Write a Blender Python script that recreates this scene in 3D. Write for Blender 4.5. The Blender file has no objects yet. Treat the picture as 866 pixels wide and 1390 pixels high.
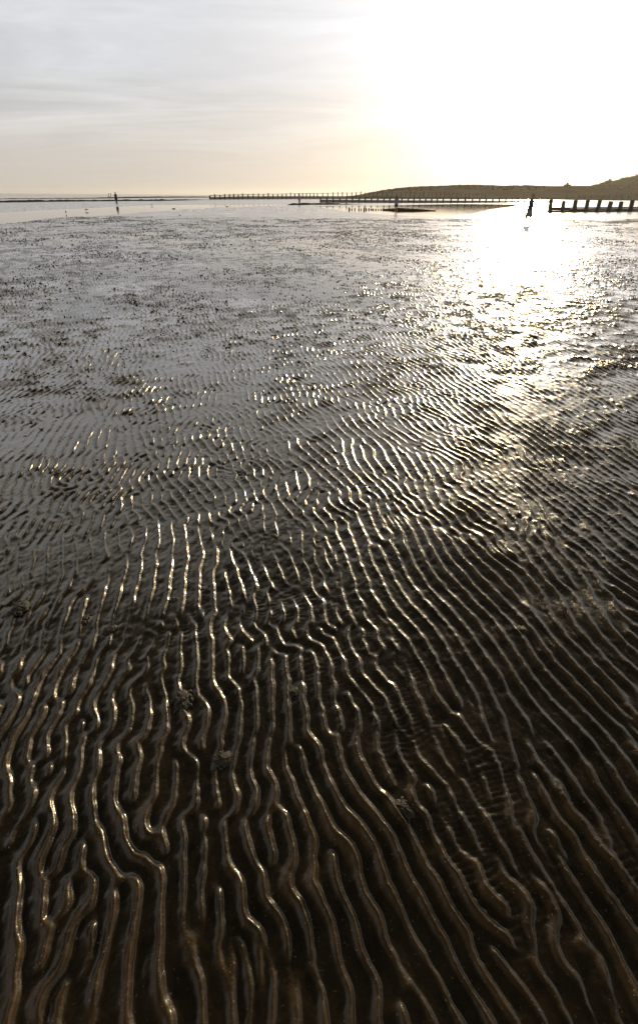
import bpy, bmesh, math, random
import numpy as np
from mathutils import Vector, Matrix

random.seed(7)
rng = np.random.default_rng(11)
scene = bpy.context.scene
col = scene.collection

# ------------------------------------------------------------------ camera
PW, PH = 866.0, 1390.0
F = 722.0                      # focal length in photograph pixels (20 mm on 36 mm)
CX, CY = 433.0, 650.0
CAMH = 1.55
PITCH = math.atan((CY - 265.2) / F)
ROLL = 0.0075
cam_d = bpy.data.cameras.new('camera')
cam = bpy.data.objects.new('camera', cam_d)
col.objects.link(cam)
scene.camera = cam
cam_d.sensor_fit = 'VERTICAL'
cam_d.sensor_height = 36.0
cam_d.sensor_width = 24.0
cam_d.lens = F / PH * 36.0
cam_d.shift_y = -(PH / 2 - CY) / PH
cam_d.clip_start = 0.05
cam_d.clip_end = 60000
RM = Matrix.Rotation(math.pi / 2 - PITCH, 3, 'X') @ Matrix.Rotation(ROLL, 3, 'Z')
cam.matrix_world = Matrix.Translation((0, 0, CAMH)) @ RM.to_4x4()


def ray(px, py):
    d = RM @ Vector(((px - CX) / F, (CY - py) / F, -1.0))
    return d.normalized()


def G(px, py, z=0.0):
    """point of the level z seen at a place of the photograph"""
    d = ray(px, py)
    t = (z - CAMH) / d.z
    return Vector((d.x * t, d.y * t, z))


def top_z(px, py, Y):
    """height at which the sight line through (px,py) passes the distance Y"""
    d = ray(px, py)
    return CAMH + d.z * Y / d.y


SUN = ray(752, 104)
SUN_EL = math.asin(SUN.z)
SUN_AZ = math.atan2(SUN.x, SUN.y)      # clockwise from +Y

# ------------------------------------------------------------------ node helpers
def new_mat(name):
    m = bpy.data.materials.new(name)
    m.use_nodes = True
    nt = m.node_tree
    b = nt.nodes['Principled BSDF']
    return m, nt, b


def N(nt, t, **kw):
    n = nt.nodes.new(t)
    for k, v in kw.items():
        if k in n.inputs and not hasattr(n, k):
            n.inputs[k].default_value = v
        else:
            setattr(n, k, v)
    return n


def mathn(nt, op, a, b=None, c=None, clamp=False):
    n = nt.nodes.new('ShaderNodeMath')
    n.operation = op
    n.use_clamp = clamp
    for i, v in enumerate((a, b, c)):
        if v is None:
            continue
        if isinstance(v, (int, float)):
            n.inputs[i].default_value = v
        else:
            nt.links.new(v, n.inputs[i])
    return n.outputs[0]


def noise(nt, vec, scale, detail=4, rough=0.55, dist=0.0):
    n = nt.nodes.new('ShaderNodeTexNoise')
    n.inputs['Scale'].default_value = scale
    n.inputs['Detail'].default_value = detail
    n.inputs['Roughness'].default_value = rough
    n.inputs['Distortion'].default_value = dist
    nt.links.new(vec, n.inputs['Vector'])
    return n.outputs['Fac']


def maprange(nt, v, a, b, c, d):
    n = nt.nodes.new('ShaderNodeMapRange')
    nt.links.new(v, n.inputs['Value'])
    for i, x in zip((1, 2, 3, 4), (a, b, c, d)):
        n.inputs[i].default_value = x
    return n.outputs[0]


def mixcol(nt, fac, a, b, mode='MIX'):
    n = nt.nodes.new('ShaderNodeMix')
    n.data_type = 'RGBA'
    n.blend_type = mode
    if isinstance(fac, (int, float)):
        n.inputs[0].default_value = fac
    else:
        nt.links.new(fac, n.inputs[0])
    for i, v in ((6, a), (7, b)):
        if isinstance(v, tuple):
            n.inputs[i].default_value = (v + (1,)) if len(v) == 3 else v
        else:
            nt.links.new(v, n.inputs[i])
    return n.outputs[2]


def bump(nt, h, strength, dist, normal=None):
    n = nt.nodes.new('ShaderNodeBump')
    n.inputs['Strength'].default_value = strength
    if isinstance(dist, (int, float)):
        n.inputs['Distance'].default_value = dist
    else:
        nt.links.new(dist, n.inputs['Distance'])
    nt.links.new(h, n.inputs['Height'])
    if normal is not None:
        nt.links.new(normal, n.inputs['Normal'])
    return n.outputs[0]


def simple_mat(name, colr, rough=0.7, var=0.35, scale=12.0, bmp=0.3, bdist=0.01, spec=0.5):
    m, nt, b = new_mat(name)
    tc = N(nt, 'ShaderNodeTexCoord')
    f = noise(nt, tc.outputs['Object'], scale, 5, 0.6)
    dark = tuple(c * (1 - var) for c in colr)
    lite = tuple(min(1, c * (1 + var)) for c in colr)
    nt.links.new(mixcol(nt, f, dark, lite), b.inputs['Base Color'])
    b.inputs['Roughness'].default_value = rough
    b.inputs['Specular IOR Level'].default_value = spec
    nt.links.new(bump(nt, f, bmp, bdist), b.inputs['Normal'])
    return m


# ------------------------------------------------------------------ sand material
def sand_material():
    m, nt, b = new_mat('wet_sand')
    geo = N(nt, 'ShaderNodeNewGeometry')
    P = geo.outputs['Position']
    sep = N(nt, 'ShaderNodeSeparateXYZ')
    nt.links.new(P, sep.inputs[0])
    Y = sep.outputs['Y']
    Z = sep.outputs['Z']
    n1 = noise(nt, P, 1.7, 5, 0.6)
    n2 = noise(nt, P, 14.0, 5, 0.65)
    grain = noise(nt, P, 420.0, 3, 0.7)
    speck = noise(nt, P, 90.0, 4, 0.7)
    c = mixcol(nt, maprange(nt, n1, 0.35, 0.65, 0, 1), (0.007, 0.0052, 0.0028), (0.017, 0.0122, 0.0062))
    c = mixcol(nt, maprange(nt, n2, 0.35, 0.7, 0, 1), c, (0.026, 0.0180, 0.0085))
    c = mixcol(nt, maprange(nt, speck, 0.55, 0.75, 0, 0.6), c, (0.018, 0.014, 0.010))
    fl = noise(nt, P, 170.0, 0, 0.5)
    c = mixcol(nt, maprange(nt, fl, 0.78, 0.81, 0, 0.3), c, (0.22, 0.19, 0.14))
    # far away the sand is paler, drier and mixed with shell and weed
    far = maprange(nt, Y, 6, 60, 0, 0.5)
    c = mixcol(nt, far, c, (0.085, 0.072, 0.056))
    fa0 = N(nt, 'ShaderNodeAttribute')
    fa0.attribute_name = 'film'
    # drained sand on the crests is paler, and their sunlit gold is painted in
    drained_lit = maprange(nt, fa0.outputs['Fac'], 0.0, 0.32, 1.0, 0.0)
    c = mixcol(nt, drained_lit, c, mixcol(nt, 1.0, c, (2.7, 2.35, 1.95), 'MULTIPLY'))
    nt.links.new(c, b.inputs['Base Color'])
    # roughness : smooth film with grainy patches
    r = maprange(nt, n2, 0.3, 0.7, 0.16, 0.27)
    r2 = mathn(nt, 'ADD', r, maprange(nt, speck, 0.4, 0.7, 0.0, 0.10))
    nt.links.new(r2, b.inputs['Roughness'])
    b.inputs['IOR'].default_value = 1.38
    b.inputs['Specular IOR Level'].default_value = 0.14
    fa = N(nt, 'ShaderNodeAttribute')
    fa.attribute_name = 'film'
    film = fa.outputs['Fac']
    nt.links.new(maprange(nt, film, 0.1, 0.9, 0.45, 1.0), b.inputs['Coat Weight'])
    b.inputs['Coat IOR'].default_value = 1.38
    cr = mathn(nt, 'ADD', maprange(nt, film, 0.1, 0.7, 0.19, 0.04), maprange(nt, Y, 7, 32, 0.0, 0.16))
    nt.links.new(cr, b.inputs['Coat Roughness'])
    # relief
    fade = maprange(nt, Y, 1.5, 7, 1.0, 0.15)
    dry = maprange(nt, film, 0.15, 0.85, 1.0, 0.30)
    fade = mathn(nt, 'MULTIPLY', fade, dry)
    gb = bump(nt, grain, 0.6, mathn(nt, 'MULTIPLY', fade, 0.0011))
    gb = bump(nt, speck, 0.55, mathn(nt, 'MULTIPLY', fade, 0.0042), gb)
    # distant small relief where the ripples are finer than the sheet's grid
    mp = N(nt, 'ShaderNodeMapping')
    mp.inputs['Rotation'].default_value = (0, 0, math.radians(-13))
    mp.inputs['Scale'].default_value = (1.0, 0.45, 1.0)
    nt.links.new(P, mp.inputs['Vector'])
    rip = noise(nt, mp.outputs[0], 7.0, 3, 0.6, 0.6)
    fd = maprange(nt, Y, 10, 40, 0.0, 0.009)
    gb2 = bump(nt, rip, 1.0, fd, gb)
    nt.links.new(gb2, b.inputs['Normal'])
    # the water film lies smoother than the grains
    cb = bump(nt, speck, 0.3, mathn(nt, 'MULTIPLY', fade, 0.0012))
    cb = bump(nt, rip, 1.0, mathn(nt, 'MULTIPLY', fd, 0.5), cb)
    nt.links.new(cb, b.inputs['Coat Normal'])
    return m


def water_material():
    m, nt, b = new_mat('shallow_water')
    geo = N(nt, 'ShaderNodeNewGeometry')
    P = geo.outputs['Position']
    sep = N(nt, 'ShaderNodeSeparateXYZ')
    nt.links.new(P, sep.inputs[0])
    Y = sep.outputs['Y']
    b.inputs['Base Color'].default_value = (0.022, 0.020, 0.015, 1)
    b.inputs['Roughness'].default_value = 0.03
    b.inputs['IOR'].default_value = 1.33
    n = noise(nt, P, 9.0, 3, 0.5)
    amp = maprange(nt, Y, 6, 60, 0.00012, 0.0010)
    g1 = bump(nt, n, 1.0, amp)
    mp = N(nt, 'ShaderNodeMapping')
    mp.inputs['Scale'].default_value = (0.35, 1.0, 1.0)
    nt.links.new(P, mp.inputs['Vector'])
    n2 = noise(nt, mp.outputs[0], 0.8, 5, 0.6)
    amp2 = maprange(nt, Y, 190, 260, 0.0, 0.55)
    g2 = bump(nt, n2, 1.0, amp2, g1)
    nt.links.new(g2, b.inputs['Normal'])
    return m


# ------------------------------------------------------------------ numpy fields
def lattice(n, seed):
    return np.random.default_rng(seed).random((n, n)).astype(np.float64) * 2 - 1


def bicubic(T, u, v):
    """periodic Catmull-Rom sampling of T at pixel coordinates u (axis 1), v (axis 0)"""
    n0, n1 = T.shape
    iu = np.floor(u).astype(np.int64); fu = (u - iu)
    iv = np.floor(v).astype(np.int64); fv = (v - iv)

    def w(f):
        return (-0.5 * f + f * f - 0.5 * f ** 3, 1 - 2.5 * f * f + 1.5 * f ** 3,
                0.5 * f + 2 * f * f - 1.5 * f ** 3, -0.5 * f * f + 0.5 * f ** 3)
    wu, wv = w(fu), w(fv)
    out = 0
    for j in range(4):
        r = (iv + j - 1) % n0
        row = 0
        for i in range(4):
            row = row + wu[i] * T[r, (iu + i - 1) % n1]
        out = out + wv[j] * row
    return out


def vnoise(x, y, scale, seed):
    T = lattice(64, seed)
    return bicubic(T, x * scale, y * scale)


def fbm(x, y, scale, seed, octs=3, gain=0.5):
    o, a = 0, 1.0
    for k in range(octs):
        o = o + a * vnoise(x, y, scale * 2 ** k * 1.03, seed + k)
        a *= gain
    return o


def swift_hohenberg(n, lam_px, steps, aniso, r, seed, squash=0.0):
    R = np.random.default_rng(seed)
    u = 0.25 * R.standard_normal((n, n))
    kx = np.fft.rfftfreq(n)[None, :]
    ky = np.fft.fftfreq(n)[:, None]
    k0 = 1.0 / lam_px
    k2 = (kx ** 2 + ky ** 2) / k0 ** 2
    L = r - (1 - k2) ** 2 - aniso * (ky / k0) ** 2
    dt = 0.6
    den = 1.0 / (1 - dt * L + dt * 0.0)
    den = np.where(den > 0, den, 1)
    kill = k2 < 9
    den = 1.0 / np.maximum(1 - dt * L, 0.3)
    uh = np.fft.rfft2(u)
    for s in range(steps):
        u = np.fft.irfft2(uh, s=(n, n))
        nh = np.fft.rfft2(-u ** 3 + squash * u * u)
        uh = (uh + dt * nh) * den * kill
    u = np.fft.irfft2(uh, s=(n, n))
    return u / np.sqrt((u ** 2).mean()) / 1.414


TN = 1024
LAM = 0.064
PXL = LAM / 14.0           # metres per texel
TA = swift_hohenberg(TN, 14.0, 42, 0.35, 0.60, 5)         # long regular crests
TB = swift_hohenberg(TN, 12.0, 24, 0.22, 0.65, 9, 0.25)    # broken, hooked crests
TC = swift_hohenberg(512, 10.0, 26, 0.55, 0.7, 21, 0.3)    # small cross ripples

CREST = math.radians(-14.0)


def tri(px, py):
    g = G(px, py)
    return g.x / g.y, g.y


def edge(pts):
    a = sorted(tri(*p) for p in pts)
    return np.array([q[0] for q in a]), np.array([q[1] for q in a])


POOL_UP = edge([(-60, 291.5), (0, 289), (100, 283.7), (160, 280.5), (220, 278), (330, 277.6), (420, 277.6)])
POOL_LO = edge([(-60, 308), (0, 303.7), (60, 297.8), (100, 294.5), (160, 290.5), (220, 287), (310, 281), (420, 278.2)])
POOL2_UP = edge([(425, 280), (520, 279), (620, 277), (700, 277.2)])
POOL2_LO = edge([(425, 281), (470, 287), (520, 291), (580, 293.5), (640, 291), (700, 280)])
SEA = edge([(-100, 270.2), (0, 269.6), (150, 268.9), (270, 268.2), (400, 268.0), (500, 268.2)])


def sstep(a, b, x):
    t = np.clip((x - a) / (b - a), 0, 1)
    return t * t * (3 - 2 * t)


def ground_parts(x, y):
    yy = np.maximum(y, 0.3)
    t = x / yy
    und = fbm(x, y, 0.55, 31, 3, 0.55)                 # hollows a metre or two wide
    und2 = fbm(x, y * 0.6, 0.11, 41, 2, 0.5)           # broad hollows
    base = 0.022 - 0.0185 * sstep(3.0, 10.0, y) + 0.0035 * sstep(14, 30, y) - 0.0026 * sstep(4, 12, y)
    base = base + und * 0.0065 * sstep(0.5, 3.0, y) + und2 * 0.005 * sstep(2, 8, y)
    far = sstep(45, 90, y)
    base = base + far * 0.02

    def between(lo, up, soft):
        a = np.interp(t, lo[0], lo[1])
        b = np.interp(t, up[0], up[1])
        wob = 1 + 0.03 * fbm(x, y, 0.25, 77, 2)
        inside = sstep(a * wob * (1 - soft), a * wob * (1 + soft), yy) * (1 - sstep(b * (1 - soft), b * (1 + soft), yy))
        return inside * (t > lo[0][0]) * (t < lo[0][-1])
    p = np.maximum(between(POOL_LO, POOL_UP, 0.012), between(POOL2_LO, POOL2_UP, 0.012))
    base = base * (1 - p) - 0.07 * p
    sea = sstep(0.97, 1.03, yy / np.interp(t, SEA[0], SEA[1]))
    base = base * (1 - sea) - 0.8 * sea
    return base, und, und2, p


def height(x, y, film=False):
    base, und, und2, pool = ground_parts(x, y)
    wx = fbm(x, y, 0.35, 51, 2, 0.5)
    wy = fbm(x, y, 0.35, 61, 2, 0.5)
    # small wobble along every crest, larger meander further out
    xs = x + 0.030 * wx + 0.016 * vnoise(x, y, 3.1, 71) + 0.0045 * vnoise(x, y, 11.0, 72) + 0.0024 * vnoise(x, y, 27.0, 73) + 0.0011 * vnoise(x, y, 61.0, 75)
    ys = y + 0.10 * wy + 0.012 * vnoise(x, y, 9.0, 74)
    c, s = math.cos(-CREST), math.sin(-CREST)
    cx = (xs * c + ys * s) + 0.018 * fbm(x, y, 0.9, 81, 2)
    cy = (-xs * s + ys * c)
    u = cx / PXL
    v = cy / PXL / 1.55
    a0 = bicubic(TA, u, v)
    A = bicubic(TA, u - 0.12 * 14 * a0, v)
    vb = cy / PXL / 1.0
    b0 = bicubic(TB, u + 300, vb + 100)
    B = bicubic(TB, u - 0.10 * 12 * b0 + 300, vb + 100)
    # patches of broken, hooked crests : left and middle more than right
    mk = sstep(-0.40, 0.40, fbm(x, y, 1.1, 91, 4, 0.7) - 0.34 * np.tanh((x - 0.12 * y) / 0.9) + 0.16 - 0.30 * (1 - sstep(0.6, 1.6, y)) + 0.15 * sstep(2, 5, y))
    U = A * (1 - mk) + B * mk
    # crests swell and die out along their length
    brk = fbm(x, y, 7.0, 151, 2, 0.6)
    U = U + 0.16 * vnoise(x, y, 3.7, 157) + 0.10 * vnoise(x, y, 19.0, 158)
    U = U + (0.16 + 0.25 * mk + 0.42 * sstep(1.8, 6.0, y)) * (brk - 0.22)
    U = np.where(U > 0.55, 0.55 + 0.62 * np.tanh((U - 0.55) / 0.75), U)
    S = np.clip((U + 1.1) / 2.2, 0, 1.2)
    prof = 0.6 * S ** 2.1 + 0.4 * S ** 5.0
    amp = 0.0138 * (1 - 0.15 * mk)
    ampn = np.clip(1.0 + 0.42 * fbm(x, y, 1.3, 101, 2) + 0.28 * vnoise(x, y, 5.0, 103) + 0.22 * vnoise(x, y, 14.0, 104), 0.45, 1.5)
    r = amp * ampn * prof * (1 + 0.75 * sstep(2.2, 8, y)) * (1 - 0.30 * sstep(10, 24, y))
    # small cross ripples in the troughs, in patches
    cw = 0.012 * vnoise(x, y, 16.0, 113)
    C = bicubic(TC, (cy + cw) / q_cross, cx / q_cross / 1.7)
    cm = np.clip(1.1 - 1.25 * S, 0, 1) * sstep(0.05, 0.7, fbm(x, y, 1.9, 111, 2) + 0.25 * np.tanh(x) + 0.1)
    r = r + 0.0010 * C * np.clip(0.5 + vnoise(x, y, 7.7, 115), 0, 1.4) * cm * (1 - sstep(4, 9, y))
    # uneven surface of the sand
    r = r + 0.00095 * fbm(x, y, 55.0, 123, 2, 0.6) * (1 - sstep(2.5, 6, y)) * (0.3 + S)
    r = r + 0.0014 * fbm(x, y, 24.0, 121, 2, 0.6) * (0.5 + 0.5 * S) + 0.0014 * fbm(x, y, 7.0, 131, 2)
    cl = np.clip(fbm(x, y * 0.8, 9.0, 141, 2, 0.7) + 0.45 * fbm(x, y, 0.5, 145, 2) - 0.45, 0, 1)
    r = r + 0.012 * cl * sstep(2.5, 9, y) * (1 - 0.4 * sstep(10, 25, y))
    fade = 1 - 0.6 * sstep(28, 55, y)
    H = base + r * fade * (1 - pool)
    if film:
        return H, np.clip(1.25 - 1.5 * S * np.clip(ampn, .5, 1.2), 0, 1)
    return H


q_cross = LAM * 0.27 / 10.0


def build_ground():
    ys = [-0.55]
    while ys[-1] < 60:
        Y = max(ys[-1], 0.25)
        ys.append(ys[-1] + 0.0028 + 0.0030 * Y)
    while ys[-1] < 700:
        ys.append(ys[-1] * 1.02)
    while ys[-1] < 5200:
        ys.append(ys[-1] * 1.12)
    ys = [-5000, -2000, -600, -120, -30, -10, -4, -2, -1.2, -0.8] + ys
    ys = np.array(ys)
    NI = 1480
    ui = np.linspace(-1, 1, NI)
    out = np.array([0.02, 0.06, 0.14, 0.3, 0.6, 1.2, 2.5, 6, 15, 40, 120, 400, 1500, 2600, 4000], float)
    hw = 1.70 + 0.59 * np.maximum(ys, 0)
    X = np.empty((len(ys), NI + 2 * len(out)))
    X[:, len(out):len(out) + NI] = hw[:, None] * ui[None, :]
    X[:, len(out) + NI:] = hw[:, None] + out[None, :]
    X[:, :len(out)] = -(hw[:, None] + out[None, ::-1])
    Yg = np.repeat(ys[:, None], X.shape[1], 1)
    Z = np.zeros_like(X)
    FL = np.zeros_like(X)
    step = 200
    for i in range(0, len(ys), step):
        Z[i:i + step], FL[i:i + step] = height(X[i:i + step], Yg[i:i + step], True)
    side = sstep(0, 1.0, (np.abs(X) - hw[:, None]))
    back = 1 - sstep(-1.0, -0.4, Yg)
    k = np.maximum(side, back)
    flat = np.where(Yg < 60, 0.012, Z)
    Z = Z * (1 - k) + flat * k
    nr, nc = X.shape
    co = np.stack([X, Yg, Z], -1).reshape(-1, 3).astype(np.float32)
    idx = np.arange(nr * nc, dtype=np.int32).reshape(nr, nc)
    quads = np.stack([idx[:-1, :-1], idx[:-1, 1:], idx[1:, 1:], idx[1:, :-1]], -1).reshape(-1)
    me = bpy.data.meshes.new('sand')
    me.vertices.add(nr * nc)
    me.vertices.foreach_set('co', co.reshape(-1))
    nq = len(quads) // 4
    me.loops.add(len(quads))
    me.loops.foreach_set('vertex_index', quads)
    me.polygons.add(nq)
    me.polygons.foreach_set('loop_start', np.arange(0, nq * 4, 4, dtype=np.int32))
    me.polygons.foreach_set('loop_total', np.full(nq, 4, dtype=np.int32))
    me.polygons.foreach_set('use_smooth', np.ones(nq, dtype=bool))
    me.update(calc_edges=True)
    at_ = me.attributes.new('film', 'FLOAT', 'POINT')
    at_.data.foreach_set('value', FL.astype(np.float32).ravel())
    o = bpy.data.objects.new('sand', me)
    col.objects.link(o)
    o['kind'] = 'structure'
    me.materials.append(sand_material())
    return o


def ground_z(x, y):
    return float(height(np.array([[x]], float), np.array([[y]], float))[0, 0])


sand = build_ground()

# ------------------------------------------------------------------ mesh helpers
def mesh_obj(name, bm, mat, parent=None, smooth=False):
    me = bpy.data.meshes.new(name)
    bm.normal_update()
    bm.to_mesh(me)
    bm.free()
    if smooth:
        me.polygons.foreach_set('use_smooth', [True] * len(me.polygons))
    if mat is not None:
        me.materials.append(mat)
    o = bpy.data.objects.new(name, me)
    col.objects.link(o)
    if parent is not None:
        o.parent = parent
    return o


def thing(name, label, cat, loc=(0, 0, 0), rz=0.0, group=None):
    o = bpy.data.objects.new(name, None)
    o.empty_display_size = 0.2
    col.objects.link(o)
    o.location = loc
    o.rotation_euler = (0, 0, rz)
    tag(o, label, cat, group)
    return o


def tag(o, label, cat, group=None):
    o['label'] = label
    o['category'] = cat
    if group:
        o['group'] = group
    return o


def add_box(bm, c, size, rot=None, bev=0.0, jit=0.0, R=random):
    r = bmesh.ops.create_cube(bm, size=1.0)
    vs = r['verts']
    for v in vs:
        v.co = Vector((v.co.x * size[0], v.co.y * size[1], v.co.z * size[2]))
    if bev > 0:
        es = list({e for v in vs for e in v.link_edges})
        rr = bmesh.ops.bevel(bm, geom=es, offset=bev, segments=1, affect='EDGES')
        vs = list({v for f in rr['faces'] for v in f.verts} | {v for v in vs if v.is_valid})
    M = (rot.to_4x4() if rot is not None else Matrix.Identity(4))
    for v in vs:
        v.co = (M @ v.co) + Vector(c) + Vector([R.uniform(-jit, jit) for _ in range(3)])
    return vs


def loft(bm, rings, seg=14, cap=True):
    """rings: (centre, rx, ry[, axis matrix]) stacked into a tube"""
    loops = []
    for i, rg in enumerate(rings):
        c, rx, ry = Vector(rg[0]), rg[1], rg[2]
        M = rg[3] if len(rg) > 3 else None
        L = []
        for k in range(seg):
            a = 2 * math.pi * k / seg
            p = Vector((math.cos(a) * rx, math.sin(a) * ry, 0))
            if M is not None:
                p = M @ p
            L.append(bm.verts.new(c + p))
        loops.append(L)
    for A, B in zip(loops[:-1], loops[1:]):
        for k in range(seg):
            bm.faces.new((A[k], A[(k + 1) % seg], B[(k + 1) % seg], B[k]))
    if cap:
        bm.faces.new(list(reversed(loops[0])))
        bm.faces.new(loops[-1])


def tube(bm, pts, rad, seg=8):
    rings = []
    for i, p in enumerate(pts):
        p = Vector(p)
        a = Vector(pts[max(i - 1, 0)])
        b = Vector(pts[min(i + 1, len(pts) - 1)])
        d = (b - a).normalized()
        q = d.to_track_quat('Z', 'Y').to_matrix()
        r = rad[i] if isinstance(rad, (list, tuple)) else rad
        rings.append((p, r, r, q))
    loft(bm, rings, seg)


# ------------------------------------------------------------------ water
wm = water_material()
bm = bmesh.new()
ysw = [1.0, 4, 15, 40, 80, 150, 230, 400, 900, 2500, 5400]
rows = []
for Y in ysw:
    w = 8 + Y * 1.3
    rows.append([bm.verts.new((w * t, Y, 0.0)) for t in np.linspace(-1, 1, 9)])
for A, B in zip(rows[:-1], rows[1:]):
    for k in range(8):
        bm.faces.new((A[k], A[k + 1], B[k + 1], B[k]))
water = mesh_obj('water', bm, wm)
water['kind'] = 'structure'

# ------------------------------------------------------------------ materials of things
M_WOOD = simple_mat('tarred_timber', (0.050, 0.040, 0.028), 0.75, 0.5, 3.0, 0.6, 0.02)
M_WEED = simple_mat('weed_covered_rock', (0.016, 0.019, 0.009), 0.9, 0.6, 2.0, 0.5, 0.05, 0.1)
M_STONE = simple_mat('dark_stone', (0.045, 0.040, 0.034), 0.5, 0.5, 6.0, 0.5, 0.02)
M_CAST = simple_mat('worm_cast_sand', (0.022, 0.016, 0.010), 0.5, 0.5, 60.0, 0.6, 0.002, 0.3)
M_HILL = simple_mat('dune_grass', (0.16, 0.125, 0.092), 1.0, 0.5, 0.05, 0.5, 0.6, 0.0)
M_SHINGLE = simple_mat('shingle', (0.13, 0.11, 0.085), 1.0, 0.3, 0.15, 0.5, 0.2, 0.0)
M_LEAF = simple_mat('dark_scrub', (0.055, 0.046, 0.028), 1.0, 0.4, 0.4, 0.0, 0.1, 0.0)
M_BARK = simple_mat('bark', (0.06, 0.045, 0.03), 0.85, 0.3, 3.0)
M_SKIN = simple_mat('skin', (0.33, 0.17, 0.10), 0.5, 0.08, 20, 0.05, 0.001)
M_EYE = simple_mat('eye', (0.03, 0.02, 0.015), 0.2, 0.0, 5, 0.0)
M_MOUTH = simple_mat('lips', (0.30, 0.09, 0.07), 0.5, 0.1, 5, 0.0)


def cloth(name, c):
    return simple_mat(name, c, 0.85, 0.15, 40, 0.3, 0.002, 0.2)


# ------------------------------------------------------------------ groynes
def plank_bm(length, h, thick, n, R):
    bm = bmesh.new()
    each = h / n
    for k in range(n):
        x = 0.0
        while x < length - 0.1:
            L = min(R.uniform(3.2, 4.8), length - x)
            add_box(bm, (x + L / 2, R.uniform(-.012, .012), each * (k + 0.5) + R.uniform(-.01, .01)),
                    (L - 0.015, thick, each - 0.02), None, 0.012, 0.006, R)
            x += L
    # buried foot board so that no plank hovers over the sand
    add_box(bm, (length / 2, 0, -0.14), (length, thick * 0.9, 0.30), None, 0.0, 0.0, R)
    return bm


def groyne(label, stations, spacing, post_w, board_t, boards, rail=None, seed=1, counts=None):
    """stations: (x, y, board height, post height); posts stand on the sand"""
    R = random.Random(seed)
    A = Vector(stations[0][:2])
    root = thing('groyne', label, 'groyne', (A.x, A.y, 0.0))
    variants = []
    for k in range(5):
        bm = bmesh.new()
        w = post_w * R.uniform(0.88, 1.12)
        add_box(bm, (0, 0, 0.35), (w, w, 1.3), None, w * 0.08, 0.0, R)
        for v in bm.verts:
            if v.co.z > 0.8:
                v.co.z += R.uniform(-0.03, 0.03) * (1 if R.random() < .7 else 2)
                v.co.x *= 0.93
        me = bpy.data.meshes.new('post')
        bm.to_mesh(me); bm.free()
        me.materials.append(M_WOOD)
        variants.append(me)
    for (a, b) in zip(stations[:-1], stations[1:]):
        pa, pb = Vector(a[:2]), Vector(b[:2])
        L = (pb - pa).length
        ang = math.atan2((pb - pa).y, (pb - pa).x)
        n = max(1, round(L / spacing))
        if counts:
            n = counts[stations.index(a)]
        nrm = Vector((math.sin(ang), -math.cos(ang)))
        for i in range(n if b is not stations[-1] else n + 1):
            s = i / n
            p = pa.lerp(pb, s) + nrm * (board_t * 0.5 + post_w * 0.5 + 0.01)
            h = a[3] + (b[3] - a[3]) * s
            o = bpy.data.objects.new('post', R.choice(variants))
            col.objects.link(o)
            o.parent = root
            hh = h * R.uniform(0.86, 1.08)
            o.location = (p.x - A.x, p.y - A.y, -0.0)
            o.scale = (1, 1, hh / 1.0)
            o.rotation_euler = (R.gauss(0, 0.035), R.gauss(0, 0.035), ang + R.gauss(0, 0.05))
        hb = (a[2] + b[2]) / 2
        if hb > 0.02:
            m = max(1, int(L / 14))
            bm = bmesh.new()
            # planks follow the straight run, stacked with dark seams
            pb_ = plank_bm(L, 1.0, board_t, boards, R)
            me = bpy.data.meshes.new('tmp'); pb_.to_mesh(me); pb_.free()
            bm.from_mesh(me); bpy.data.meshes.remove(me)
            for v in bm.verts:
                s = v.co.x / L
                if v.co.z > 0:
                    v.co.z *= a[2] + (b[2] - a[2]) * s
            o = mesh_obj('planking', bm, M_WOOD, root)
            o.location = (pa.x - A.x, pa.y - A.y, 0.0)
            o.rotation_euler = (0, 0, ang)
        if rail:
            bm = bmesh.new()
            add_box(bm, (0, 0, 0), (1, 0.09, 0.16), None, 0.0)
            o = mesh_obj('rail', bm, M_WOOD, root)
            za, zb = a[3] * rail, b[3] * rail
            Lr = math.sqrt(L * L + (zb - za) ** 2)
            o.scale = (Lr, 1, 1)
            mid = (pa + pb) / 2 + nrm * (board_t * 0.5 + post_w + 0.06)
            o.location = (mid.x - A.x, mid.y - A.y, (za + zb) / 2)
            o.rotation_euler = (0, -math.atan2(zb - za, L), ang)
    return root


def st(px, py, bh, ph):
    g = G(px, py)
    return (g.x, g.y, bh, ph)


def at(px, Y, bh, ph):
    t = G(px, 290).x / G(px, 290).y
    return (t * Y, Y, bh, ph)


g3 = [st(743, 288.0, .52, 1.25), st(866, 287.2, .53, 1.28), st(960, 286.6, .53, 1.3)]
groyne('nearest timber groyne, its thick posts in the sun glare right of the walking woman',
       g3, 1.98, 0.36, 0.20, 3, None, 3)
g2 = [st(434.5, 275.0, .62, 1.12), st(600, 275.6, .60, 1.2), st(748, 275.3, .58, 1.25)]
groyne('long low timber groyne with evenly spaced short posts in front of the dune ridge',
       g2, 3.15, 0.34, 0.18, 3, None, 4, [20, 17])
g1 = [at(286, 214, .70, 1.45), at(330, 236, 1.0, 1.9), at(430, 296, 1.2, 2.75), at(510, 345, 1.3, 3.6), at(600, 385, 1.0, 3.8), at(655, 396, .8, 3.4)]
groyne('tallest timber groyne with a thin rail along its posts, starting at the sea',
       g1, 1.95, 0.36, 0.2, 4, 0.87, 5, [7, 17, 13, 15, 10])

# far groyne on the shingle at the right
g5 = [at(764, 394, .5, 3.0), at(905, 386, .5, 3.2)]
groyne('faint row of grey posts at the foot of the shingle bank behind the nearest groyne', g5, 3.9, 0.45, 0.2, 2, None, 6)

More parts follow.
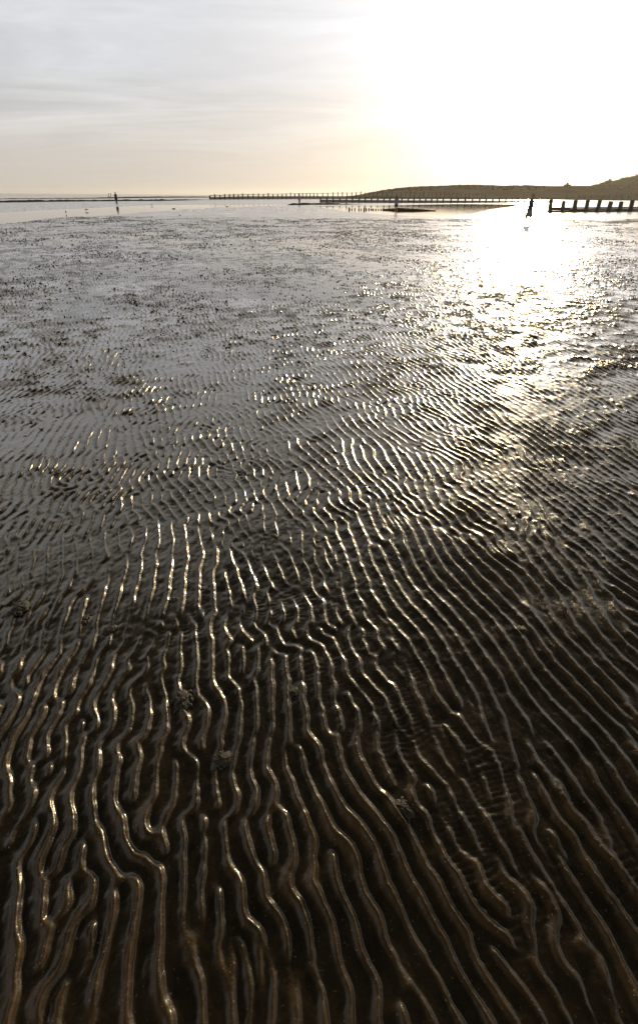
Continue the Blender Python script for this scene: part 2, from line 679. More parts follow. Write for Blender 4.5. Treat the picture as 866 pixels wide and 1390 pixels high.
# rotten low groyne
low = thing('old_groyne', 'rotten low groyne, a dark wedge ending in worn stumps in the shallow pool', 'groyne',
            tuple(G(518, 285.4)))
LO = G(518, 285.4)
R_ = random.Random(12)
e0, e1 = G(519, 285.3), G(591, 286.4)
bm = bmesh.new()
nseg = 26
prev = None
for i in range(nseg + 1):
    s = i / nseg
    p = e0.lerp(e1, s)
    px_ = 519 + 72 * s
    h = np.interp(px_, [519, 541, 555, 569, 590], [.10, .28, .25, .20, .07]) * R_.uniform(.88, 1.08)
    w = 0.32 + 0.5 * math.sin(math.pi * s)
    ring = [bm.verts.new((p.x - LO.x, p.y - LO.y + a * w, b)) for a, b in
            ((-.6, -.25), (-.5, h * .55), (-.25, h * .96), (.2, h), (.5, h * .5), (.6, -.25))]
    if prev:
        for k in range(5):
            bm.faces.new((prev[k], ring[k], ring[k + 1], prev[k + 1]))
        bm.faces.new((prev[5], ring[5], ring[0], prev[0]))
    else:
        bm.faces.new(ring[::-1])
    prev = ring
bm.faces.new(prev)
mesh_obj('rotten_boards', bm, M_WEED, low)
for k, px_ in enumerate([474, 477.5, 481.5, 487, 490, 494, 496.8, 500.5, 504, 506.5, 510, 513.5, 517, 520.5, 524.5, 528.5, 532.5, 536.5]):
    g = G(px_, 284.9 + R_.uniform(-.2, .3))
    h = R_.uniform(.12, .27)
    bm = bmesh.new()
    w = R_.uniform(.14, .24)
    loft(bm, [((0, 0, -.25), w / 2, w / 2), ((0, 0, h * .6), w / 2.1, w / 2.3), ((R_.uniform(-.03, .03), 0, h), w / 3.2, w / 3.4)], 7)
    o = mesh_obj('stump', bm, M_WOOD, low)
    o.location = (g.x - LO.x, g.y - LO.y, 0)


# ------------------------------------------------------------------ low banks and stones
def bank(name, pts, wid, seed, mat=M_WEED):
    """pts: (px, py of foot, height); an irregular low ridge with rounded section"""
    R = random.Random(seed)
    P = []
    for a, b in zip(pts[:-1], pts[1:]):
        ga, gb = G(a[0], a[1]), G(b[0], b[1])
        n = max(4, int((gb - ga).length / 0.8))
        for i in range(n):
            s = i / n
            P.append((ga.lerp(gb, s), a[2] + (b[2] - a[2]) * s))
    P.append((G(*pts[-1][:2]), pts[-1][2]))
    bm = bmesh.new()
    prev = None
    w = wid
    for i, (p, h) in enumerate(P):
        h = max(0.01, h * R.uniform(.70, 1.18))
        w = w * .8 + .2 * wid * R.uniform(.5, 1.5)
        z0 = -0.3
        ring = []
        for k in range(9):
            a = math.pi * k / 8
            ring.append(bm.verts.new((p.x + R.uniform(-.1, .1), p.y + w * 1.0 - math.cos(a) * w + R.uniform(-.06, .06) * w,
                                      z0 if k in (0, 8) else math.sin(a) ** .7 * h * R.uniform(.85, 1.1))))
        if prev:
            for k in range(8):
                bm.faces.new((prev[k], prev[k + 1], ring[k + 1], ring[k]))
        prev = ring
    o = mesh_obj(name, bm, mat)
    o['kind'] = 'structure'
    return o


bank('weed_bank', [(-90, 275.8, .3), (0, 275.0, .36), (60, 274.1, .34), (110, 273.5, .32), (160, 273.1, .34), (220, 272.8, .38), (250, 272.2, .30), (285, 271.3, .05)], 1.6, 3)
bank('weed_bank', [(-90, 270.7, .2), (0, 270.4, .22), (60, 270.0, .20), (115, 269.7, .30)], 2.5, 4)
bank('weed_bank', [(92, 269.9, .1), (150, 269.4, .45), (210, 268.6, .55), (284, 267.8, .5)], 4.0, 5)
bank('weed_bank', [(391, 277.9, .05), (398, 278.0, .28), (430, 278.1, .30), (455, 278.0, .26), (478, 277.8, .14), (494, 277.5, .04)], 1.3, 6)
bank('weed_bank', [(820, 302.3, .015), (838, 302.0, .05), (866, 301.6, .05), (900, 301.2, .03)], 0.5, 8)


def stone(px, py, w, h, label, seed):
    R = random.Random(seed)
    g = G(px, py)
    bm = bmesh.new()
    bmesh.ops.create_icosphere(bm, subdivisions=2, radius=1)
    for v in bm.verts:
        k = R.uniform(.85, 1.15)
        v.co = Vector((v.co.x * w / 2 * k, v.co.y * w / 2.6 * k, v.co.z * h * k))
    o = mesh_obj('stone', bm, M_STONE, None, True)
    o.location = (g.x, g.y, ground_z(g.x, g.y) + h * .3)
    tag(o, label, 'stone')


stone(236, 283.6, .46, .12, 'flat dark stone in the pale shallow water, the larger of two', 1)
stone(308.5, 280.6, .40, .11, 'small flat dark stone at the far end of the pale water strip', 2)
stone(244.5, 292.8, .14, .045, 'small dark stone on the ripples below the pale water', 3)

# two stakes standing in the sea
for px_, h, lab in ((151.8, 1.35, 'thin dark stake in the sea, left one of the pair'),
                    (154.6, 1.45, 'thin dark stake in the sea, right one of the pair, nearer the dark figure')):
    x_, y_, _, _ = at(px_, 285, 0, 0)
    t_ = thing('stake', lab, 'stake', (x_, y_, 0))
    bm = bmesh.new()
    loft(bm, [((0, 0, -1.2), .13, .13), ((0, 0, h * .6), .12, .12), ((.02, 0, h), .10, .10)], 8)
    mesh_obj('pole', bm, M_WOOD, t_)
    bm = bmesh.new()
    add_box(bm, (0.05, 0, h + .12), (.52, .10, .26), None, .02)
    mesh_obj('topmark', bm, M_WOOD, t_)

# ------------------------------------------------------------------ hill, dune, shingle
def hill(name, crest, R0, foot, back, seed, mat, rough, rowsN=26, colsN=170):
    """crest: (px, py) outline of the ridge standing at distance R0"""
    cp = np.array(crest, float)
    bm = bmesh.new()
    xs = np.linspace(cp[0, 0], cp[-1, 0], colsN)
    rng_ = np.random.default_rng(seed)
    rows = []
    for j in range(rowsN):
        s = j / (rowsN - 1)
        row = []
        for i, px_ in enumerate(xs):
            py_ = np.interp(px_, cp[:, 0], cp[:, 1])
            zt = max(0.0, top_z(px_, py_, R0))
            if s <= 0.6:
                q = s / 0.6
                Y = foot + (R0 - foot) * q
                prof = math.sin(q * math.pi / 2) ** 1.15
            else:
                q = (s - 0.6) / 0.4
                Y = R0 + back * q
                prof = 1 - 0.55 * q * q
            t = at(px_, 1.0, 0, 0)[0]
            x = t * Y
            z = zt * prof
            nz = float(fbm(np.array([x]), np.array([Y]), 0.03, seed, 3, .6)[0])
            z += nz * rough * min(1, zt / 4) * (prof if s < .98 else 1)
            if j == 0:
                z = -0.5
            row.append(bm.verts.new((x, Y, z)))
        rows.append(row)
    for a, b in zip(rows[:-1], rows[1:]):
        for k in range(colsN - 1):
            bm.faces.new((a[k], a[k + 1], b[k + 1], b[k]))
    o = mesh_obj(name, bm, mat, None, True)
    o['kind'] = 'structure'
    return o


ridge = [(468, 266.3), (480, 265.2), (490, 263.4), (500, 261.4), (520, 258), (540, 255.2), (560, 253.6), (580, 252.8), (600, 252.3), (620, 251.2),
         (640, 251.3), (660, 252), (680, 252.2), (705, 252), (720, 252.6), (740, 252.9), (770, 252.6), (800, 252.4), (866, 252.2), (960, 251.5), (1060, 251)]
hill_o = hill('hill', ridge, 440, 400, 200, 5, M_HILL, 0.35)
dune = [(786, 254), (798, 251.6), (806, 250.6), (815, 247.8), (829, 244.2), (836, 241.4), (845.7, 239.8), (854, 236.4), (863.7, 234.4), (885, 231.5), (930, 229), (990, 230), (1080, 232)]
dune_o = hill('dune', dune, 680, 600, 160, 8, M_LEAF, 0.5)

# shingle ridge on the right part of the bank's face
bm = bmesh.new()
prev = None
for i in range(60):
    s = i / 59
    px_ = 735 + s * 260
    z1 = 0.2 + 6.4 * s ** .9
    ring = []
    for dy, dz in ((-7, -2.5), (-2, 0.25), (0, .7), (4, .5), (12, -1.5)):
        Y = 399 + 26 * s ** 1.1 + dy
        x_ = at(px_, Y, 0, 0)[0]
        ring.append(bm.verts.new((x_, Y, z1 + dz)))
    if prev:
        for k in range(4):
            bm.faces.new((prev[k], ring[k], ring[k + 1], prev[k + 1]))
    prev = ring
sr = mesh_obj('shingle_ridge', bm, M_SHINGLE, None, True)
sr['kind'] = 'structure'


# scrub: low ragged cover on the crest, nobody could count it
def leaf_cloud(bm, centre, rx, ry, rz, n, size, R):
    for k in range(n):
        while True:
            p = Vector((R.uniform(-1, 1), R.uniform(-1, 1), R.uniform(-1, 1)))
            if p.length < 1:
                break
        c = Vector(centre) + Vector((p.x * rx, p.y * ry, p.z * rz))
        s = size * R.uniform(.5, 1.3)
        q = Matrix.Rotation(R.uniform(0, 6.28), 3, 'Z') @ Matrix.Rotation(R.uniform(-1.2, 1.2), 3, 'X')
        vs = [bm.verts.new(c + q @ Vector(v)) for v in ((-s, -s * .4, 0), (s * .2, -s * .7, 0), (s, 0, s * .3), (-s * .1, s * .7, 0))]
        bm.faces.new(vs)


R_ = random.Random(33)
bm = bmesh.new()
cp = np.array(ridge)
for k in range(520):
    px_ = R_.uniform(500, 735) if R_.random() < .8 else R_.uniform(735, 1000)
    py_ = float(np.interp(px_, cp[:, 0], cp[:, 1]))
    Y = 440 + R_.uniform(-20, 4)
    q = (Y - 400) / (440 - 400)
    zt = top_z(px_, py_, 440)
    z = zt * (math.sin(min(1, q) * math.pi / 2) ** 1.15)
    big = (0.35 + 0.75 * (R_.random() ** 3)) * (1.0 if 615 < px_ < 730 else 0.55)
    x_ = at(px_, Y, 0, 0)[0]
    leaf_cloud(bm, (x_, Y, z + .1 * big), 1.4 * big, 1.4 * big, .65 * big, 16, .40, R_)
for k in range(420):
    px_ = R_.uniform(796, 1050)
    py_ = float(np.interp(px_, [d[0] for d in dune], [d[1] for d in dune]))
    Y = 680 + R_.uniform(-14, 6)
    z = top_z(px_, py_, 680)
    x_ = at(px_, Y, 0, 0)[0]
    b = R_.uniform(.5, 1.0) + 1.1 * R_.random() ** 4
    leaf_cloud(bm, (x_, Y, z - .5), 2.6 * b, 2.6 * b, 1.1 * b, 14, .6, R_)
sc = mesh_obj('scrub', bm, M_LEAF)
sc['kind'] = 'stuff'
tag(sc, 'ragged dark scrub along the crest of the ridge and dune', 'scrub')

# wind-bent tree leaning up to the right, and a small bush
def tree(name, label, px0, py0, px1, py1, Y, seed, n):
    R = random.Random(seed)
    x0, z0 = at(px0, Y, 0, 0)[0], top_z(px0, py0, Y)
    x1, z1 = at(px1, Y, 0, 0)[0], top_z(px1, py1, Y)
    root = thing(name, label, 'tree' if 'tree' in name else 'bush', (x0, Y, z0 - 1.5))
    H = z1 - z0
    W = x1 - x0
    bm = bmesh.new()
    tube(bm, [(W * .35, 0, -1.0), (W * .5, 0, 1.5 + H * .25), (W * .75, 0, 1.5 + H * .6), (W * .95, 0, 1.5 + H * .9)], [.35, .28, .18, .06])
    for k in range(6):
        s = R.uniform(.2, .9)
        b = Vector((W * (.4 + .5 * s), 0, 1.5 + H * (.05 + .8 * s)))
        tube(bm, [b, b + Vector((R.uniform(-1.5, 1.0), R.uniform(-1.5, 1.5), R.uniform(.1, .8)))], [.09, .03], 5)
    mesh_obj('trunk', bm, M_BARK, root)
    bm = bmesh.new()
    for k in range(n):
        s = R.random() ** .8
        c = (W * s, R.uniform(-1.2, 1.2), 1.5 + H * s * R.uniform(.25, .95) - .3)
        leaf_cloud(bm, c, 1.5 * (1.15 - s), 1.6, .9 * (1.15 - s) + .15, 40, .5, R)
    mesh_obj('crown', bm, M_LEAF, root)
    return root


tree('windswept_tree', 'wind-bent tree leaning up to the right below the dune at the right edge', 801, 252.0, 819, 240.5, 600, 3, 46)
t_ = thing('bush', 'small pointed bush alone on the flat skyline above the nearest groyne', 'bush', (at(762, 439, 0, 0)[0], 439, top_z(762, 252.8, 439)))
bm = bmesh.new()
for k in range(5):
    tube(bm, [(R_.uniform(-.8, .8), 0, -.6), (R_.uniform(-1.2, 1.2), R_.uniform(-.5, .5), R_.uniform(1, 2))], [.1, .03], 5)
mesh_obj('stem', bm, M_BARK, t_)
bm = bmesh.new()
for cx_, cz_, r_, n_ in ((-1.2, .5, 1.0, 60), (0, .8, 1.1, 70), (-.1, 1.9, .5, 36), (.0, 2.6, .22, 12), (1.3, .45, .9, 50), (2.2, .2, .6, 24)):
    leaf_cloud(bm, (cx_ * 1.1, 0, cz_ * .85), r_ * 1.2, r_, r_ * .9, n_ * 2, .42, R_)
mesh_obj('foliage', bm, M_LEAF, t_)


# ------------------------------------------------------------------ birds
def bird(px, py, length, rz, label, neck_down=False):
    g = G(px, py)
    z = max(ground_z(g.x, g.y), -0.01)
    root = thing('wading_bird', label, 'bird', (g.x, g.y, z), rz)
    mb = cloth('plumage', (0.045, 0.042, 0.04))
    k = length
    bm = bmesh.new()
    # one continuous body from tail to head along +x
    hp = .16 if neck_down else .62
    rings = [((-.62, 0, .40), .012, .05), ((-.42, 0, .42), .045, .07), ((-.15, 0, .44), .12, .13), ((.08, 0, .45), .14, .15), ((.24, 0, .50), .10, .10)]
    if neck_down:
        rings += [((.34, 0, .44), .055, .055), ((.40, 0, .33), .045, .045), ((.45, 0, .26), .055, .05), ((.50, 0, .20), .02, .02)]
    else:
        rings += [((.29, 0, .60), .055, .055), ((.31, 0, .67), .055, .055), ((.36, 0, .73), .06, .055), ((.42, 0, .74), .03, .03)]
    rr = []
    for i, (c, a, b) in enumerate(rings):
        c0 = Vector(rings[max(0, i - 1)][0]); c1 = Vector(rings[min(len(rings) - 1, i + 1)][0])
        q = (c1 - c0).normalized().to_track_quat('Z', 'Y').to_matrix()
        rr.append((Vector(c) * k, a * k, b * k, q))
    loft(bm, rr, 10)
    mesh_obj('body', bm, mb, root, True)
    bm = bmesh.new()
    b0 = Vector(rings[-1][0])
    b1 = b0 + (Vector((.05, 0, -.22)) if neck_down else Vector((.22, 0, -.03)))
    tube(bm, [b0 * k, b1 * k], [.018 * k, .006 * k], 6)
    mesh_obj('beak', bm, cloth('beak', (.25, .08, .03)), root)
    for s in (-1, 1):
        bm = bmesh.new()
        tube(bm, [(0, s * .05 * k, .34 * k), (-.03 * k, s * .05 * k, .18 * k), (.01 * k, s * .05 * k, .0)], [.02 * k, .011 * k, .012 * k], 6)
        tube(bm, [(.01 * k, s * .05 * k, .006), (.09 * k, s * .06 * k, .004)], [.012 * k, .006 * k], 5)
        mesh_obj('leg', bm, M_STONE, root)
        bm = bmesh.new()
        loft(bm, [((-.5 * k, s * .06 * k, .45 * k), .01 * k, .01 * k), ((-.2 * k, s * .13 * k, .46 * k), .05 * k, .02 * k),
                  ((.1 * k, s * .15 * k, .48 * k), .06 * k, .02 * k), ((.2 * k, s * .12 * k, .5 * k), .02 * k, .01 * k)], 8)
        mesh_obj('wing', bm, mb, root, True)
    return root


bird(90.3, 290.3, .36, math.radians(100), 'dark wading bird at the near edge of the pool, left of the other birds')
bird(118, 286.6, .36, math.radians(175), 'dark wading bird with lowered head in the middle of the pool', True)
bird(206.5, 279.4, .34, math.radians(20), 'small wading bird at the far edge of the pool, right of the dark figure', True)

# ------------------------------------------------------------------ worm casts
def cast_mesh(seed, r):
    R = random.Random(seed)
    bm = bmesh.new()
    # heap under the coils
    loft(bm, [((0, 0, -.004), r * .95, r * .85), ((0, 0, r * .18), r * .8, r * .75), ((r * .05, 0, r * .36), r * .35, r * .3)], 12)
    # many short fat strings slumped over one another
    for v in bm.verts:
        v.co.x *= R.uniform(.8, 1.15); v.co.y *= R.uniform(.8, 1.15); v.co.z *= R.uniform(.6, 1.4)
    for k in range(44):
        a = R.uniform(0, 6.28)
        d = r * R.random() ** .8 * .8
        p = Vector((math.cos(a) * d, math.sin(a) * d * .85, r * (.05 + .42 * (1 - d / r) * R.uniform(.6, 1.1))))
        h = R.uniform(0, 6.28)
        P = []
        for q in range(R.randint(3, 5)):
            P.append(tuple(p))
            h += R.uniform(-1.3, 1.3)
            p = p + Vector((math.cos(h), math.sin(h), R.uniform(-.4, .15))) * r * .15
            p.z = max(p.z, .0)
        tube(bm, P, [r * R.uniform(.08, .14) for _ in P], 6)
    me = bpy.data.meshes.new('worm_cast')
    bm.normal_update(); bm.to_mesh(me); bm.free()
    me.materials.append(M_CAST)
    me.polygons.foreach_set('use_smooth', [True] * len(me.polygons))
    return me


CM = [cast_mesh(100 + k, 1.0) for k in range(6)]
R_ = random.Random(5)
named = [  # px, py, radius, label
    (30, 833, .045, 'wide flat worm cast at the left edge, left of the regular ripples'),
    (118, 848, .030, 'coiled worm cast on a broken crest left of the middle, beside the widest cast'),
    (152, 862, .026, 'worm cast in the trough left of the middle, right of a pair of broken crests'),
    (238, 820, .024, 'small round worm cast between two hooked crests'),
    (250, 958, .042, 'long dark worm cast lying across three ripple crests'),
    (398, 945, .024, 'worm cast near the middle of the foreground on a short crest'),
    (303, 1038, .034, 'thick coiled worm cast at the top of a long straight ripple crest'),
    (548, 1104, .030, 'round dark worm cast in the near trough, closest to the bottom edge'),
    (705, 861, .028, 'worm cast among the long slanting ripples at the right'),
]
cast_xy = []
for px_, py_, r_, lab in named:
    g = G(px_, py_)
    o = bpy.data.objects.new('worm_cast', R_.choice(CM))
    col.objects.link(o)
    o.location = (g.x, g.y, ground_z(g.x, g.y) - .001)
    r_ *= .95
    o.scale = (r_ * 1.25, r_, r_ * .7)
    o.rotation_euler = (0, 0, R_.uniform(0, 6.28))
    tag(o, lab, 'worm cast', 'worm casts on the sand')
    cast_xy.append((g.x, g.y))

NPT = 170000
Yc = np.sqrt(rng.uniform(1.9 ** 2, 46 ** 2, NPT))
Tc = rng.uniform(-.60, .60, NPT)
Xc = Tc * Yc
dens = fbm(Xc, Yc * .7, .9, 201, 3, .65) + .5 * fbm(Xc, Yc * .6, .12, 211, 2, .6)
pr = np.clip(.22 + .80 * dens, .03, 1) * np.interp(Yc, [1.9, 4, 8, 20, 46], [.35, .75, 1.0, 1.0, .8])
keep = rng.random(NPT) < pr * 0.85
Xc, Yc = Xc[keep], Yc[keep]
bsp = ground_parts(Xc, Yc)
ok = bsp[3] < .1
Xc, Yc = Xc[ok], Yc[ok]
Zc = np.concatenate([height(Xc[i:i + 50000, None], Yc[i:i + 50000, None]).ravel() for i in range(0, len(Xc), 50000)])
order = np.argsort(Yc)
Xc, Yc, Zc = Xc[order], Yc[order], Zc[order]
NI_ = 285
for i in range(NI_):
    o = bpy.data.objects.new('worm_cast', CM[i % 6])
    col.objects.link(o)
    r_ = R_.uniform(.007, .016)
    o.location = (Xc[i], Yc[i], Zc[i] - .001)
    o.scale = (r_ * R_.uniform(.9, 1.3), r_, r_ * R_.uniform(.6, .95))
    o.rotation_euler = (0, 0, R_.uniform(0, 6.28))
    tag(o, 'small dark worm cast scattered over the rippled sand of the middle distance', 'worm cast', 'worm casts on the sand')
# the rest: one mesh of little ragged heaps
bm = bmesh.new()
bmesh.ops.create_icosphere(bm, subdivisions=1, radius=1)
bv = np.array([v.co[:] for v in bm.verts]); bf = np.array([[v.index for v in f.verts] for f in bm.faces]); bm.free()
n = len(Xc) - NI_
Xr, Yr, Zr = Xc[NI_:], Yc[NI_:], Zc[NI_:]
sz = rng.uniform(.004, .014, n) * (1 + .7 * (rng.random(n) < .08)) * np.interp(Yr, [3, 10, 30], [.8, 1.0, 1.5])
ang = rng.uniform(0, 6.28, n)
V = bv[None] * (1 + rng.uniform(-.38, .38, (n, len(bv), 1)))
V = V * np.stack([sz * rng.uniform(.9, 1.9, n), sz, sz * rng.uniform(.45, .95, n)], -1)[:, None, :]
ca, sa = np.cos(ang)[:, None], np.sin(ang)[:, None]
VX = V[..., 0] * ca - V[..., 1] * sa + Xr[:, None]
VY = V[..., 0] * sa + V[..., 1] * ca + Yr[:, None]
VZ = V[..., 2] + Zr[:, None] + sz[:, None] * .15
VV = np.stack([VX, VY, VZ], -1).reshape(-1, 3).astype(np.float32)
FF = (bf[None] + (np.arange(n) * len(bv))[:, None, None]).reshape(-1).astype(np.int32)
me = bpy.data.meshes.new('worm_casts')
me.vertices.add(len(VV)); me.vertices.foreach_set('co', VV.ravel())
me.loops.add(len(FF)); me.loops.foreach_set('vertex_index', FF)
nf = len(FF) // 3
me.polygons.add(nf)
me.polygons.foreach_set('loop_start', np.arange(0, nf * 3, 3, dtype=np.int32))
me.polygons.foreach_set('loop_total', np.full(nf, 3, dtype=np.int32))
me.update(calc_edges=True)
me.materials.append(M_CAST)
o = bpy.data.objects.new('worm_cast_field', me)
col.objects.link(o)
o['kind'] = 'stuff'
tag(o, 'countless tiny dark worm casts speckling the far wet sand', 'worm casts')
print('casts', n)

# ------------------------------------------------------------------ people
def skin_body(J, E, Rd, root, mat):
    """J: joints, E: edges, Rd: radius pairs; grown as one continuous surface"""
    names = list(J)
    me = bpy.data.meshes.new('body')
    me.from_pydata([J[k] for k in names], [(names.index(a), names.index(b)) for a, b in E], [])
    o = bpy.data.objects.new('body', me)
    col.objects.link(o)
    o.parent = root
    sm = o.modifiers.new('skin', 'SKIN')
    sm.use_smooth_shade = True
    sv = me.skin_vertices[0].data
    for i, k in enumerate(names):
        r = Rd[k]
        sv[i].radius = r if isinstance(r, tuple) else (r, r)
        sv[i].use_root = (k == 'pelvis')
    ss = o.modifiers.new('sub', 'SUBSURF')
    ss.levels = 2
    ss.render_levels = 2
    me.materials.append(mat)
    return o


def person(px, py, rz, label, H, P):
    g = G(px, py)
    z = ground_z(g.x, g.y)
    z = max(z, 0.0)
    root = thing('person', label, 'person', (g.x, g.y, z), rz)
    k = H / 1.70
    lean = P.get('lean', 0)
    lt = P.get('leg', 1.0)
    J, E, Rd = {}, [], {}

    def j(n, p, r, par=None):
        J[n] = tuple(c * k for c in p)
        Rd[n] = tuple(c * k for c in r) if isinstance(r, tuple) else r * k
        if par:
            E.append((par, n))
    j('pelvis', (0, 0, .93), (.13, .105))
    j('waist', (lean * .12, 0, 1.08), (.115, .09), 'pelvis')
    j('chest', (lean * .3, 0, 1.27), (.14, .105), 'waist')
    j('collar', (lean * .42, 0, 1.39), (.085, .075), 'chest')
    hd = P.get('head', 0.02)
    j('neck', (lean * .5 + hd * .3, 0, 1.455), .050, 'collar')
    j('jaw', (lean * .55 + hd, 0, 1.53), (.062, .066), 'neck')
    j('skull', (lean * .6 + hd * 1.1 - .01, 0, 1.615), (.082, .092), 'jaw')
    j('crown', (lean * .6 + hd * 1.1 - .01, 0, 1.672), (.05, .055), 'skull')
    j('nose', (lean * .6 + hd * 1.1 + .098, 0, 1.575), .010, 'skull')
    for s, sd in ((1, 'l'), (-1, 'r')):
        hx, hip_y = 0, .095
        kn, an, ft = P['leg_' + sd]
        j('hip' + sd, (0, s * hip_y, .87), (.088, .088), 'pelvis')
        j('knee' + sd, (kn[0], s * .09, kn[1]), .055 * lt, 'hip' + sd)
        j('calf' + sd, (kn[0] * .65 + an[0] * .35 - .015, s * .088, kn[1] * .65 + an[1] * .35), .054 * lt, 'knee' + sd)
        j('ankle' + sd, (an[0], s * .085, an[1]), .036 * lt, 'calf' + sd)
        j('ball' + sd, (ft[0], s * .09, ft[1]), (.036, .022), 'ankle' + sd)
        j('toe' + sd, (ft[0] + .06, s * .09, ft[1] - .005), (.028, .014), 'ball' + sd)
        el, wr = P['arm_' + sd]
        sx = lean * .36
        j('shoulder' + sd, (sx, s * .165, 1.375), .052, 'collar')
        j('elbow' + sd, el and (el[0], s * el[1], el[2]), .038, 'shoulder' + sd)
        j('wrist' + sd, (wr[0], s * wr[1], wr[2]), .026, 'elbow' + sd)
        E0, W0 = Vector((el[0], s * el[1], el[2])), Vector((wr[0], s * wr[1], wr[2]))
        d = (W0 - E0).normalized()
        side = Vector((1, 0, 0)) - d * d.x
        side.normalize()
        pm = W0 + d * .055
        j('palm' + sd, pm, (.034, .018), 'wrist' + sd)
        for f, off, ln in ((0, .028, .068), (1, .010, .078), (2, -.010, .072), (3, -.028, .056)):
            b = pm + d * .035 + side * off
            cu = Vector((0, -s, 0)) * .010
            j('f%da%s' % (f, sd), b, .0095, 'palm' + sd)
            j('f%db%s' % (f, sd), b + d * ln * .55 + cu, .0085, 'f%da%s' % (f, sd))
            j('f%dc%s' % (f, sd), b + d * ln * .95 + cu * 2.4, .0070, 'f%db%s' % (f, sd))
        tb = W0 + d * .030 + side * .030
        j('t1' + sd, tb, .011, 'palm' + sd)
        j('t2' + sd, tb + d * .032 + side * .020, .0095, 't1' + sd)
    body = skin_body(J, E, Rd, root, M_SKIN)
    V = lambda n: Vector(J[n])
    # ears, eyes, mouth
    hc = V('skull')
    for s in (1, -1):
        bm = bmesh.new()
        bmesh.ops.create_icosphere(bm, subdivisions=2, radius=1)
        for v in bm.verts:
            v.co = Vector((v.co.x * .011, v.co.y * .013, v.co.z * .009)) * k + hc + Vector((.080, s * .032, -.012)) * k
        mesh_obj('eye', bm, M_EYE, root, True)
        bm = bmesh.new()
        bmesh.ops.create_icosphere(bm, subdivisions=2, radius=1)
        for v in bm.verts:
            v.co = Vector((v.co.x * .018, v.co.y * .009, v.co.z * .030)) * k + hc + Vector((-.002, s * .088, -.025)) * k
        mesh_obj('ear', bm, M_SKIN, root, True)
    bm = bmesh.new()
    bmesh.ops.create_icosphere(bm, subdivisions=2, radius=1)
    for v in bm.verts:
        v.co = Vector((v.co.x * .010, v.co.y * .025, v.co.z * .007)) * k + V('jaw') + Vector((.066, 0, .005)) * k
    mesh_obj('mouth', bm, M_MOUTH, root, True)
    # hair
    bm = bmesh.new()
    Rh = random.Random(int(px))
    bmesh.ops.create_icosphere(bm, subdivisions=4, radius=1)
    hl = P['hair_len']
    for v in list(bm.verts):
        c = v.co.copy()
        face = c.x > .35 and c.z < .45
        q = 1 + .06 * math.sin(c.y * 14 + c.z * 6) + Rh.uniform(-.03, .03)
        v.co = Vector((c.x * .104 * q, c.y * .100 * q, c.z * .112 * q))
        if face:
            v.co.x = min(v.co.x, .045)
        if c.z < -.1:
            dn = (-.1 - c.z) / .9
            v.co.z -= dn * hl * (1 if c.x < .3 else .6)
            v.co.x -= dn * .02
            if c.x > .1:
                v.co.x *= .55
        v.co = v.co * k + hc + Vector((-.012, 0, .018)) * k
    mesh_obj('hair', bm, cloth('hair', P['hair']), root, True)

    def limb(bm, pts, rads, seg=12):
        rr = []
        for i, p in enumerate(pts):
            a = pts[max(0, i - 1)]; b = pts[min(len(pts) - 1, i + 1)]
            q = (b - a).normalized().to_track_quat('Z', 'Y').to_matrix()
            r = rads[i] * k
            rr.append((p, r, r, q))
        loft(bm, rr, seg)
    # top
    bm = bmesh.new()
    pe, wa, ch, co_, ne = V('pelvis'), V('waist'), V('chest'), V('collar'), V('neck')
    lo_ = P['top_low']
    tp = [(pe + Vector((0, 0, lo_)) * k, .125, .165), (pe + Vector((0, 0, .05)) * k, .125, .165), (wa, .112, .148), (ch + Vector((0, 0, -.06)) * k, .128, .170),
          (ch + Vector((0, 0, .04)) * k, .125, .180), (co_ + Vector((0, 0, -.02)) * k, .085, .155), (co_ + Vector((0, 0, .025)) * k, .074, .110), (ne + Vector((0, 0, -.012)) * k, .056, .062)]
    loft(bm, [(c, a * k * P.get('bulk', 1), b * k * P.get('bulk', 1)) for c, a, b in tp], 20)
    for sd in 'lr':
        sh, el, wr = V('shoulder' + sd), V('elbow' + sd), V('wrist' + sd)
        if P['sleeve'] == 'long':
            limb(bm, [sh.lerp(ch, .25), sh, sh.lerp(el, .5), el, el.lerp(wr, .5), el.lerp(wr, .96)], [.075, .070, .060, .054, .047, .042])
        elif P['sleeve'] == 'short':
            limb(bm, [sh.lerp(ch, .25), sh, sh.lerp(el, .5)], [.072, .068, .058])
    mesh_obj(P['top'][0], bm, cloth(P['top'][0] + '_cloth', P['top'][1]), root, True)
    # bottom
    kind, bc = P['bottom']
    bm = bmesh.new()
    if kind == 'skirt':
        kl, kr = V('kneel'), V('kneer')
        zh = P['hem'] * k
        mx = (kl.x + kr.x) / 2
        rings = []
        for i in range(9):
            s = i / 8
            z_ = (1.03 * k) * (1 - s) + zh * s
            rx = (.130 + .115 * s ** 1.1) * k
            ry = (.150 + .055 * s ** .8) * k
            rings.append((Vector((wa.x * (1 - s) * .5 + mx * .75 * s - .012 * s, 0, z_)), rx, ry))
        seg = 28
        loops = []
        for i, (c, rx, ry) in enumerate(rings):
            L = []
            for q in range(seg):
                a = 2 * math.pi * q / seg
                f = 1 + .055 * (i / 8) * math.sin(a * 7 + .8)
                L.append(bm.verts.new((c.x + math.cos(a) * rx * f, math.sin(a) * ry * f, c.z + (.012 * k * math.sin(a * 3) if i == 8 else 0))))
            loops.append(L)
        for A_, B_ in zip(loops[:-1], loops[1:]):
            for q in range(seg):
                bm.faces.new((A_[q], A_[(q + 1) % seg], B_[(q + 1) % seg], B_[q]))
        bm.faces.new(loops[0])
    else:
        loft(bm, [(pe + Vector((0, 0, -.08)) * k, .115 * k, .170 * k), (pe + Vector((0, 0, .02)) * k, .122 * k, .172 * k), (pe + Vector((0, 0, .12)) * k, .112 * k, .152 * k)], 18)
